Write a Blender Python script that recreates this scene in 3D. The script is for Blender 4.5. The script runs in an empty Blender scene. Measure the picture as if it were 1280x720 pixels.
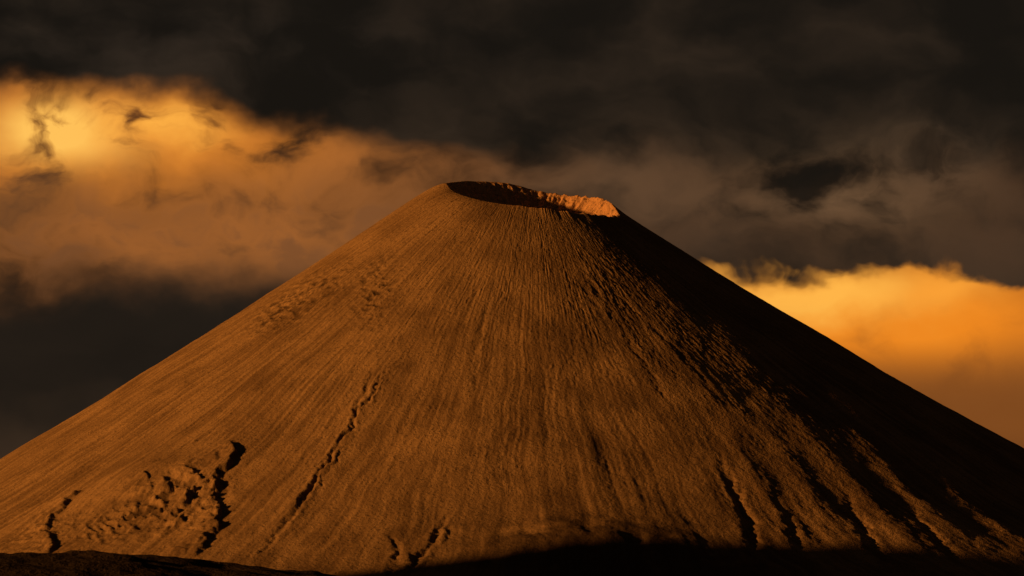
import bpy, math, numpy as np
from mathutils import Vector
sc=bpy.context.scene
D0=3000.0; CH=60.0; HZ=610.0; CX=13.0
def unproj(px,py,d):
    return (px-640)*d/6000.0, CH+(HZ-py)*d/6000.0
# ---------------- noise -----------------
_rng=np.random.RandomState(7)
_P=_rng.permutation(4096).astype(np.int64)
_A=_rng.rand(4096)*2*np.pi
_GX=np.cos(_A);_GY=np.sin(_A)
def pn(x,y,seed=0):
    xi=np.floor(x).astype(np.int64);yi=np.floor(y).astype(np.int64)
    xf=x-xi;yf=y-yi
    u=xf*xf*xf*(xf*(xf*6-15)+10);v=yf*yf*yf*(yf*(yf*6-15)+10)
    def g(ix,iy,dx,dy):
        h=_P[(_P[(ix+seed*131)&4095]+iy)&4095]
        return _GX[h]*dx+_GY[h]*dy
    a=g(xi,yi,xf,yf);b=g(xi+1,yi,xf-1,yf);c=g(xi,yi+1,xf,yf-1);d=g(xi+1,yi+1,xf-1,yf-1)
    return (a+(b-a)*u+(c-a)*v+(a-b-c+d)*u*v)*1.5
def fbm(x,y,o=5,g=0.5,seed=0):
    s=np.zeros_like(x);a=1.0
    for i in range(o):
        s+=a*pn(x,y,seed+i*3+1);x=x*2.03+11.3;y=y*2.03+5.7;a*=g
    return s
def ridged(x,y,o=4,seed=0):
    s=np.zeros_like(x);a=1.0
    for i in range(o):
        s+=a*(1-np.abs(pn(x,y,seed+i*5+2))*2);x=x*2.1+3.1;y=y*2.1+9.2;a*=0.5
    return s
def sst(a,b,x):
    t=np.clip((x-a)/(b-a),0,1);return t*t*(3-2*t)
# --------------- volcano ----------------
th=np.concatenate([np.linspace(-np.pi,-1.75,120,endpoint=False),np.linspace(-1.75,1.75,1600,endpoint=False),np.linspace(1.75,np.pi,120)])
rn=np.concatenate([np.linspace(0.02,0.96,46,endpoint=False),np.linspace(0.96,1.06,10,endpoint=False),1+np.linspace(0.06,8.2,520,endpoint=False),1+np.linspace(8.2,17,50)])
R0=54.0
fs=np.array([-1,-.93,-.75,-.5,-.2,0,.3,.6,.85,1]);fp=np.array([229,239,246,253,257,259,264,267,270,270.])
bs=np.array([-1,-.8,-.5,-.25,-.1,.1,.3,.5,.7,.85,.95,1]);bp=np.array([229,226,227,229,234,240,243,245,246,249,257,270.])
def rimz(t):
    s=np.sin(t);front=np.cos(t)>=0
    py=np.where(front,np.interp(s,fs,fp),np.interp(s,bs,bp))
    d=D0-R0*np.cos(t)
    return CH+(HZ-py)*d/6000.0
k=np.arange(-6,7)*0.02
zr=np.mean([rimz((th+q+np.pi)%(2*np.pi)-np.pi) for q in k],axis=0)
k=np.arange(-12,13)*0.035
zrs=np.mean([rimz((th+q+np.pi)%(2*np.pi)-np.pi) for q in k],axis=0)
zr+=0.8*fbm(th*9,th*0+2.2,5,.65,seed=40)*(sst(-.2,.3,np.sin(th))*.8+.2)
T,N=np.meshgrid(th,rn)
ZR=np.broadcast_to(zr,T.shape);ZS=np.broadcast_to(zrs,T.shape)
r=N*R0
s=np.maximum(r-R0,0)
ZO=ZS+(ZR-ZS)*np.exp(-(s/7.0)**1.2)
X=CX+r*np.sin(T);Y=-r*np.cos(T)
slope=0.622-0.018*sst(0,1.2,T)
drop=slope*(s)
drop=drop-6.0*(1-np.exp(-s/9.0))*np.exp(-s/70.)*(T<0)*np.abs(np.sin(T))
zl=ZO-drop
zl=zl+(246-ZS)*sst(60,420,s)*0.35
kk=26.0
base=4.0
cor=kk*np.log1p(np.exp(-np.clip((zl-base)/kk,-30,30)))
zo=np.maximum(zl+cor*0.9,-3)
q=np.clip(R0-r,0,None)
zi=ZR-(0.66+.3*sst(0,.6,np.sin(T)))*q
zi=np.maximum(zi,(ZR*0+205)+0.02*r)
zi=zi+ (r<R0)*1.0*fbm(X/4.5,Y/4.5,4,.62,seed=70)*sst(0,3,q)
zi=zi+ 0.3*(ridged(T*16,q/18,3,seed=75)-1)*sst(0,8,q)
Z=np.where(r<R0,zi,zo)
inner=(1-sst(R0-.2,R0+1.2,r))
out=sst(0.5,10,s)
Z+=out*fbm(X/90,Y/90,4,.5,seed=3)*1.5*sst(10,140,s)
wob=0.016*fbm(X/110,Y/110,3,.5,seed=9)
def rill(freq,rs,seed):
    return pn((T+wob)*freq+seed*7.7, r/rs+seed*3.3, seed)
low=sst(170,400,s)
hi=sst(40,260,s)
rt=1-.55*sst(0,.7,T)
fan=hi*rill(16,260,1)*(.24+.45*low*sst(-.2,.3,T))+hi*rt*rill(33,220,6)*(.18+.25*low)+rt*rill(70,160,2)*0.14*sst(20,170,s)+rt*rill(150,110,3)*0.085*sst(6,90,s)+rt*rill(290,70,4)*0.055*sst(60,200,s)
amp=0.4+1.0*sst(-.4,.4,fbm(X/100,Y/100,4,.5,seed=21))
Z+=out*fan*amp*sst(5,80,s)
rub=.45*fbm(X/3.6,Y/3.6,4,.7,seed=33)+.75*fbm(T*95,r/9.0,4,.65,seed=37)
rubm=sst(0.0,.6,fbm(T*9,r/80,4,.55,seed=55))
Z+=out*rub*(0.11+0.17*rubm)
def on_flank(px,py):
    best=None
    for R in np.linspace(R0,560,400):
        d=D0
        for _ in range(3):
            x=(px-640)*d/6000.0
            dx=(x-CX)
            if abs(dx)>R: break
            d=D0-math.sqrt(R*R-dx*dx)
        x=(px-640)*d/6000.0
        if abs(x-CX)>R: continue
        z=CH+(HZ-py)*d/6000.0
        zz=244-(R-R0)*0.615
        zz=zz+0.9*kk*math.log1p(math.exp(-(zz-base)/kk))
        e=abs(z-zz)
        if best is None or e<best[0]: best=(e,x,d-D0)
    return best[1],best[2]
WX=X+2.8*pn(X/14,Y/14,91)+1.6*pn(X/5,Y/5,93)+1.2*pn(X/2.4,Y/2.4,96)
WY=Y+2.6*pn(X/14,Y/14,92)+1.2*pn(X/5,Y/5,94)
BRK=pn(X/12,Y/12,95)+.5*pn(X/4,Y/4,98)
dark=np.zeros(X.shape)
def polydist(pts,pad):
    P=[on_flank(*p) for p in pts]
    xs=[p[0] for p in P];ys=[p[1] for p in P]
    I=np.nonzero((X>min(xs)-pad)&(X<max(xs)+pad)&(Y>min(ys)-pad)&(Y<max(ys)+pad))
    wx=WX[I];wy=WY[I]
    best=np.full(wx.shape,1e9);par=np.zeros(wx.shape);n=len(P)-1;side=np.zeros(wx.shape)
    for i in range(n):
        ax,ay=P[i];bx,by=P[i+1]
        L=(bx-ax)**2+(by-ay)**2
        t=np.clip(((wx-ax)*(bx-ax)+(wy-ay)*(by-ay))/L,0,1)
        d=np.hypot(wx-ax-t*(bx-ax),wy-ay-t*(by-ay))
        m=d<best
        sd=np.sign((bx-ax)*(wy-ay)-(by-ay)*(wx-ax))
        best=np.where(m,d,best);par=np.where(m,(i+t)/n,par);side=np.where(m,sd,side)
    return I,best,par,side
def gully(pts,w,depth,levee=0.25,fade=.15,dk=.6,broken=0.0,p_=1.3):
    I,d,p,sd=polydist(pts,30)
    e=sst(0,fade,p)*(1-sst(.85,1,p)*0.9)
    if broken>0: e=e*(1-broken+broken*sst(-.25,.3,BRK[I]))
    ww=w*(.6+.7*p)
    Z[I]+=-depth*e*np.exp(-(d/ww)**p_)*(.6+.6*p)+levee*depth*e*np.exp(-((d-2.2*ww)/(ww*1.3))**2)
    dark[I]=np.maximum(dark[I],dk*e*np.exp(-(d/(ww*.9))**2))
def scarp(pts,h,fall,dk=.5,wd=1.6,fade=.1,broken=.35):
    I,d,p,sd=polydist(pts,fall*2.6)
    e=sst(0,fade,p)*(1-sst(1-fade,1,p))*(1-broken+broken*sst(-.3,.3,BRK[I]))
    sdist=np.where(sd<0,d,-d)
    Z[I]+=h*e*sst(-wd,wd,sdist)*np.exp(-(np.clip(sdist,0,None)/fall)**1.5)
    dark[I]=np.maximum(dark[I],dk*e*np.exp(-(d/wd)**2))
def rib(pts,w,h):
    I,d,p,sd=polydist(pts,w*3)
    Z[I]+=h*sst(0,.5,p)*np.exp(-(d/(w*(.5+.8*p)))**2)
rib([(900,480),(935,560),(975,640),(1010,716)],12,1.8)
rib([(960,500),(1010,590),(1055,660),(1085,716)],12,1.7)
rib([(1010,500),(1080,600),(1130,660),(1175,716)],12,1.9)
rib([(1060,500),(1140,600),(1240,700)],12,1.8)
rib([(1120,520),(1200,600),(1290,680)],12,1.8)
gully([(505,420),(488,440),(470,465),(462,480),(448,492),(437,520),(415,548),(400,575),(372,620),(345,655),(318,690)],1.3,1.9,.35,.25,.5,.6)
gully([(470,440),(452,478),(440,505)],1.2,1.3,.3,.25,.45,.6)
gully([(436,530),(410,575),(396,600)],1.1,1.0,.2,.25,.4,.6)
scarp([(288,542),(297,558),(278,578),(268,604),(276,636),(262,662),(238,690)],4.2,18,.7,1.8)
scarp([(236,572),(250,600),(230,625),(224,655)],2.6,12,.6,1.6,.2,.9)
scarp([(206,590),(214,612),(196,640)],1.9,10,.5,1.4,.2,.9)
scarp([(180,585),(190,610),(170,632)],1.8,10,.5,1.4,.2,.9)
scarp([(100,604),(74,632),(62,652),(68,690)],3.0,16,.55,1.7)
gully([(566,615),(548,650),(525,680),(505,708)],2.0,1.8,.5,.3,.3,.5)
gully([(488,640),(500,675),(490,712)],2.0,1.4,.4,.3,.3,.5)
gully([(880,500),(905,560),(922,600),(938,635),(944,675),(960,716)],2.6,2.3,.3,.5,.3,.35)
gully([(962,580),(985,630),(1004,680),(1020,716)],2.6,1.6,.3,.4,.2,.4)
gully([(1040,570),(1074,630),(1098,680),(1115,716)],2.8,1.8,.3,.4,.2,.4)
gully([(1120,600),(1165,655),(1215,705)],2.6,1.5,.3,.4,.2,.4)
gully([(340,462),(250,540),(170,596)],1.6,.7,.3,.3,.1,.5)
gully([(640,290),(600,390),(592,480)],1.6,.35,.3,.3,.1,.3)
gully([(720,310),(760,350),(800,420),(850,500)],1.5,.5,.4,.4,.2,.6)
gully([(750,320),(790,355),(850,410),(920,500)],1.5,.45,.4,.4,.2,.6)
def patch(px,py,sx,sy,a,fr,seed,dk=.4):
    cx_,cy_=on_flank(px,py)
    I=np.nonzero((np.abs(X-cx_)<sx*2.6)&(np.abs(Y-cy_)<sy*2.6))
    x=X[I];y=Y[I]
    m=np.exp(-(((x-cx_)/sx)**2+((y-cy_)/sy)**2))
    n=ridged((x+y*.4)/fr,y/fr/1.5,5,seed)-1.0
    Z[I]+=m*a*n
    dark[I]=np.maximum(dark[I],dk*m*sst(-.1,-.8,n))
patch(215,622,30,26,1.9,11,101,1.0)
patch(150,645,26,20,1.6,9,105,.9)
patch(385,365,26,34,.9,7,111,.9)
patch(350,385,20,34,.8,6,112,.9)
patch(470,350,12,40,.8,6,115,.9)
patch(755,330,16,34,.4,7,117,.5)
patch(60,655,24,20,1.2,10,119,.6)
cx_,cy_=on_flank(190,590); Z+=6.0*np.exp(-(((X-cx_)/44)**2+((Y-cy_)/32)**2))
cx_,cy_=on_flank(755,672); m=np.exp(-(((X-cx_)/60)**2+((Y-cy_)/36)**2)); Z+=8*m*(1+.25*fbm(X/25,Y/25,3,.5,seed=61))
veg_shade=1.25*np.exp(-(((X-cx_-8)/90)**2+((Y-cy_+24)/58)**2))+0.55*fbm(X/22,Y/22,5,.6,seed=62)*sst(.03,.4,m)  # dark scrub patch, widened to paint in the shadow at the cone's foot
veg_shade=np.clip(veg_shade,0,.85)
streak=np.clip(.5+.5*rill(60,200,11)+.5*rill(120,130,12)+.4*rill(260,80,13)+.45*fbm(X/40,Y/40,4,.55,seed=66),0,1)
nr,nt=X.shape
co=np.stack([X,Y,Z],-1).reshape(-1,3).astype(np.float32)
i=np.arange(nr-1)[:,None]*nt+np.arange(nt-1)[None,:]
F=np.stack([i,i+1,i+nt+1,i+nt],-1).reshape(-1,4)
def mkmesh(name,co,F,mat,attrs={}):
    me=bpy.data.meshes.new(name)
    me.vertices.add(len(co));me.vertices.foreach_set("co",co.astype(np.float32).ravel())
    me.loops.add(F.size);me.loops.foreach_set("vertex_index",F.astype(np.int32).ravel())
    me.polygons.add(len(F));me.polygons.foreach_set("loop_start",np.arange(0,F.size,4,dtype=np.int32))
    me.polygons.foreach_set("loop_total",np.full(len(F),4,dtype=np.int32))
    me.polygons.foreach_set("use_smooth",np.ones(len(F),dtype=bool))
    for kx,v in attrs.items():
        a=me.attributes.new(kx,'FLOAT','POINT');a.data.foreach_set("value",v.astype(np.float32).ravel())
    me.update(calc_edges=True);me.materials.append(mat)
    o=bpy.data.objects.new(name,me);sc.collection.objects.link(o);return o
# ------------ node helper -----------------
class E:
    def __init__(s,nt,sock): s.nt=nt;s.k=sock
    def _m(s,op,o=None,rev=False):
        n=s.nt.nodes.new('ShaderNodeMath');n.operation=op
        args=[s,o] if not rev else [o,s]
        for ix,a in enumerate(args):
            if a is None: continue
            if isinstance(a,E): s.nt.links.new(a.k,n.inputs[ix])
            else: n.inputs[ix].default_value=float(a)
        return E(s.nt,n.outputs[0])
    def __add__(s,o): return s._m('ADD',o)
    __radd__=__add__
    def __mul__(s,o): return s._m('MULTIPLY',o)
    __rmul__=__mul__
    def __sub__(s,o): return s._m('SUBTRACT',o)
    def __rsub__(s,o): return s._m('SUBTRACT',o,rev=True)
    def __truediv__(s,o): return s._m('DIVIDE',o)
    def ab(s): return s._m('ABSOLUTE')
    def ex(s): return s._m('EXPONENT')
    def ss(s,a,b):
        n=s.nt.nodes.new('ShaderNodeMapRange');n.interpolation_type='SMOOTHSTEP'
        for ix,v in ((0,s),(1,a),(2,b)):
            if isinstance(v,E): s.nt.links.new(v.k,n.inputs[ix])
            else: n.inputs[ix].default_value=v
        return E(s.nt,n.outputs[0])
def noise(nt,vec,scale,detail=5,rough=.5,dist=0):
    n=nt.nodes.new('ShaderNodeTexNoise');nt.links.new(vec,n.inputs['Vector'])
    n.inputs['Scale'].default_value=scale;n.inputs['Detail'].default_value=detail
    n.inputs['Roughness'].default_value=rough;n.inputs['Distortion'].default_value=dist
    return E(nt,n.outputs[0])
def comb(nt,x,y,z=0):
    n=nt.nodes.new('ShaderNodeCombineXYZ')
    for ix,v in enumerate((x,y,z)):
        if isinstance(v,E): nt.links.new(v.k,n.inputs[ix])
        else: n.inputs[ix].default_value=v
    return n.outputs[0]
def mixc(nt,f,a,b,mode='MIX'):
    n=nt.nodes.new('ShaderNodeMix');n.data_type='RGBA';n.blend_type=mode
    for ix,v in ((0,f),(6,a),(7,b)):
        if isinstance(v,E): nt.links.new(v.k,n.inputs[ix])
        elif isinstance(v,tuple): n.inputs[ix].default_value=(*v,1)
        elif isinstance(v,(int,float)): n.inputs[ix].default_value=v
        else: nt.links.new(v,n.inputs[ix])
    return n.outputs[2]
def rockmat(name,ca,cb,cd,veg_shade=None,attrs=True,gs=1.0,bump=.6):
    m=bpy.data.materials.new(name);m.use_nodes=True;t=m.node_tree
    b=t.nodes['Principled BSDF'];b.inputs['Roughness'].default_value=.95;b.inputs['Specular IOR Level'].default_value=.05
    g=t.nodes.new('ShaderNodeNewGeometry').outputs['Position']
    n1=noise(t,g,.03*gs,4,.6);n2=noise(t,g,.5*gs,3,.7)
    if attrs:
        def at(k):
            a=t.nodes.new('ShaderNodeAttribute');a.attribute_name=k;return E(t,a.outputs['Fac'])
        st=at('streak');dk=at('dark');vsh=at('veg_shade');inn=at('inner')
        n3=noise(t,comb(t,at('ang')*45,at('rad')*.075,0),1.0,4,.65)
        f=(st*.36+n1*.6+n2*.6-.31).ss(.1,.85)
    else:
        n3=noise(t,g,.16*gs,4,.65)
        f=(n1+n2*.4-.2).ss(.2,.8);dk=None;vsh=None
    c=mixc(t,f,ca,cb)
    c=mixc(t,n2.ss(.54,.66)*.65,c,cd)
    c=mixc(t,n3.ss(.58,.70)*.35,c,cd)
    if dk is not None:
        c=mixc(t,dk,c,cd); c=mixc(t,vsh*.92,c,veg_shade)
        c=mixc(t,inn*(1-n2.ss(.48,.66)*.75),c,(.52,.29,.14))  # crater interior scoria made paler so its sunlit wall reads brighter
    t.links.new(c,b.inputs['Base Color'])
    bp_=t.nodes.new('ShaderNodeBump');bp_.inputs['Strength'].default_value=bump;bp_.inputs['Distance'].default_value=1.0
    h=n2*1.35+n3*.9
    t.links.new(h.k,bp_.inputs['Height']);t.links.new(bp_.outputs[0],b.inputs['Normal'])
    return m
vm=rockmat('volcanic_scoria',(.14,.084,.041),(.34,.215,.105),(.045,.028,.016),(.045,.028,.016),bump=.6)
mkmesh('volcanic_cone',co,F,vm,{'streak':streak,'dark':dark,'veg_shade':veg_shade,'inner':inner,'ang':T,'rad':r})
# ------------- ground sheet ----------------
gt=np.linspace(-np.pi,np.pi,361)
gr=np.concatenate([np.linspace(1,6000,240),np.geomspace(6050,90000,60)])
T2,R2=np.meshgrid(gt,gr)
GX_=R2*np.sin(T2);GY_=-R2*np.cos(T2)
GZ=-2.0+5*fbm(GX_/260,GY_/260,4,.5,seed=80)*sst(500,900,R2)
i=np.arange(len(gr)-1)[:,None]*len(gt)+np.arange(len(gt)-1)[None,:]
F2=np.stack([i,i+1,i+len(gt)+1,i+len(gt)],-1).reshape(-1,4)
gm=rockmat('dark_shaded_ground',(.035,.026,.018),(.06,.042,.028),(.02,.015,.01),attrs=False,gs=.3,bump=.8)  # very dark ground colour stands in for shade over the foreground
mkmesh('ground',np.stack([GX_,GY_,GZ],-1).reshape(-1,3),F2,gm)
# ------------- hills ------------------
def hill(name,cx,cy,lx,ly,h,seed,mat,rot=0,n=260,flat=2.0,rough=.12):
    u=np.linspace(-1.0,1.0,n);U,V=np.meshgrid(u,u)
    x=U*lx;y=V*ly
    rr=np.hypot(U,V)
    prof=np.clip(1-rr**flat,0,None)
    z=h*prof*(1+rough*2*fbm(x/(lx*.5)+seed,y/(ly*.5),5,.5,seed=seed))+h*rough*.5*fbm(x/18,y/18,4,.6,seed=seed+1)*prof-4
    c,s_=math.cos(rot),math.sin(rot)
    co=np.stack([cx+x*c-y*s_,cy+x*s_+y*c,z],-1).reshape(-1,3)
    i=np.arange(n-1)[:,None]*n+np.arange(n-1)[None,:]
    Fh=np.stack([i,i+1,i+n+1,i+n],-1).reshape(-1,4)
    return mkmesh(name,co,Fh,mat)
hm=rockmat('shaded_scrub_hill',(.022,.016,.010),(.04,.026,.016),(.012,.009,.006),attrs=False,gs=.6,bump=1.0)  # scrub colour darkened to carry the shade on the foreground ridge
x,z=unproj(60,694,1700)
hill('hill',x-40,-1300,270,160,z+4,201,hm,flat=2.4,rough=.05)
SUN_EL=math.radians(9.5);SUN_A=math.radians(69.5)
sh=np.array([-math.sin(SUN_A),-math.cos(SUN_A)]);pp=np.array([math.cos(SUN_A),-math.sin(SUN_A)])
c_=sh*900+pp*552
hill('shadow_hill',c_[0],c_[1],260,235,273,221,hm,rot=0,flat=2.0,rough=.06)  # unseen hill added off-frame to cast shadow on the cone's foot
# ------------- sky ------------------
w=bpy.data.worlds.new("sky");sc.world=w;w.use_nodes=True;t=w.node_tree
try:
    w.cycles.sampling_method='MANUAL';w.cycles.sample_map_resolution=256
except Exception as ex: print(ex)
bg=t.nodes['Background']
tc=t.nodes.new('ShaderNodeTexCoord').outputs['Generated']
sp=t.nodes.new('ShaderNodeSeparateXYZ');t.links.new(tc,sp.inputs[0])
dx,dy,dz=[E(t,o) for o in sp.outputs]
az=dx._m('ARCTAN2',dy)
el=dz._m('ARCSINE')
U=az*6000+640
V=HZ-el*6000
def nz(u,v,sx,sy,off,detail=5,rough=.5,dist=0):
    return noise(t,comb(t,u/sx,v/sy,off),1.0,detail,rough,dist)
a1=nz(U,V,190,130,1.3,1)-.5;a2=nz(U,V,190,130,7.7,1)-.5
b1=nz(U,V,60,46,4.1,3,.5)-.5;b2=nz(U,V,60,46,9.2,3,.5)-.5
wU=U+a1*110+b1*50
wV=V+a2*80+b2*50
fb=nz(wU,wV,230,130,3.0,4,.48)
fc=nz(wU,wV,80,60,12.0,5,.52)
def ga(u,v,cx,cy,sx,sy):
    a=(u-cx)/sx;b_=(v-cy)/sy
    return ((a*a+b_*b_)*-1).ex()
col=mixc(t,(fb*.85+fc*.15+V.ss(60,330)*.22).ss(.42,.92),(.0082,.0060,.0042),(.044,.027,.016))
m=ga(U,V,200,60,300,60)*(fb*.7+fc*.3).ss(.40,.64)
col=mixc(t,m*.4,col,(.042,.029,.020))
m=ga(wU,wV,1050,238,115,52)*(fb*.4+fc*.6).ss(.34,.58)
col=mixc(t,m*1.0,col,(.14,.078,.038))
m=ga(wU,wV,1180,215,60,36)*fc.ss(.4,.6)
col=mixc(t,m*.6,col,(.10,.057,.030))
m=ga(wU,wV,740,240,250,52)*(fb*.5+fc*.5).ss(.34,.6)
col=mixc(t,m*.75,col,(.11,.060,.030))
# left lit band
TL=U.ss(180,620)*75+115
sb=(wV-TL)
ml=sb.ss(-18,40)*(1-wV.ss(290,410))*(1-wU.ss(380,760)*.93)
col=mixc(t,ml*(fb*.5+fc*.5).ss(.26,.62),col,(.34,.112,.024))
col=mixc(t,ml*fc.ss(.46,.66)*.55*V.ss(190,270),col,(.10,.046,.022))
m2=ga(wU,wV,30,240,60,34)
col=mixc(t,m2*.75,col,(.085,.038,.016))
m3=sb.ss(-14,32)*ga(wU,wV,140,176,205,54)
col=mixc(t,m3*fc.ss(.31,.57)*.97,col,(.82,.25,.024))
m4=sb.ss(-8,28)*ga(wU,V,80,166,76,32)
col=mixc(t,(m4*1.6)*fc.ss(.31,.54),col,(1.0,.53,.10))
m4=sb.ss(-5,28)*ga(wU,wV,205,165,55,24)
col=mixc(t,m4*fc.ss(.34,.54),col,(1.0,.44,.06))
# lower left dark
ml=wV.ss(325,410)*(1-wU.ss(600,800))
col=mixc(t,ml*.85,col,(.0125,.0088,.0062))
col=mixc(t,wV.ss(480,560)*(1-U.ss(500,700))*.6,col,(.05,.028,.015))
# right glow
TR=350-ga(U,V,1150,340,55,900)*20+U.ss(1200,1290)*18
sr=(V+a2*50+b2*60+(fc-.5)*55-TR)
mr=sr.ss(-12,12)*U.ss(760,900)*(1-U.ss(1600,2200))
c2=mixc(t,ga(wU,V,1120,398,250,58)*1.25,(.20,.065,.014),(.84,.235,.013))
c2=mixc(t,ga(wU,wV,1010,376,125,30)*1.1,c2,(1.0,.46,.065))
c2=mixc(t,ga(wU,wV,1172,362,60,30)*.75,c2,(1.0,.38,.04))
c2=mixc(t,V.ss(430,530)*.88,c2,(.21,.066,.013))
c2=mixc(t,(fb*.5+fc*.5).ss(.44,.64)*.6*V.ss(355,450),c2,(.20,.062,.012))
c2=mixc(t,V.ss(530,630)*.8,c2,(.035,.016,.008))
col=mixc(t,mr,col,c2)
col=mixc(t,V.ss(HZ,HZ+120),col,(.012,.008,.006))
ns=t.nodes.new('ShaderNodeTexSky');ns.sky_type='NISHITA';ns.sun_disc=False
ns.sun_elevation=SUN_EL;ns.sun_rotation=math.pi+SUN_A
col=mixc(t,.0003,col,ns.outputs[0],'ADD')
t.links.new(col,bg.inputs['Color']);bg.inputs['Strength'].default_value=1.0
# sun
sl=bpy.data.lights.new('sun','SUN');sl.energy=5.0;sl.angle=math.radians(1.5);sl.color=(1,.42,.092)
so=bpy.data.objects.new('sun',sl);sc.collection.objects.link(so)
dv=Vector((-math.sin(SUN_A)*math.cos(SUN_EL),-math.cos(SUN_A)*math.cos(SUN_EL),math.sin(SUN_EL)))
so.rotation_euler=dv.to_track_quat('Z','Y').to_euler();so.location=dv*1500
# camera
cam=bpy.data.cameras.new('camera');cam.sensor_width=36;cam.lens=36*6000/1280
cam.shift_y=(HZ-360)/1280.0
cam.clip_end=200000;cam.clip_start=1
o=bpy.data.objects.new('camera',cam);sc.collection.objects.link(o)
o.location=(0,-D0,CH);o.rotation_euler=(math.pi/2,0,0);sc.camera=o
sc.view_settings.view_transform='Standard';sc.view_settings.look='None';sc.view_settings.exposure=0
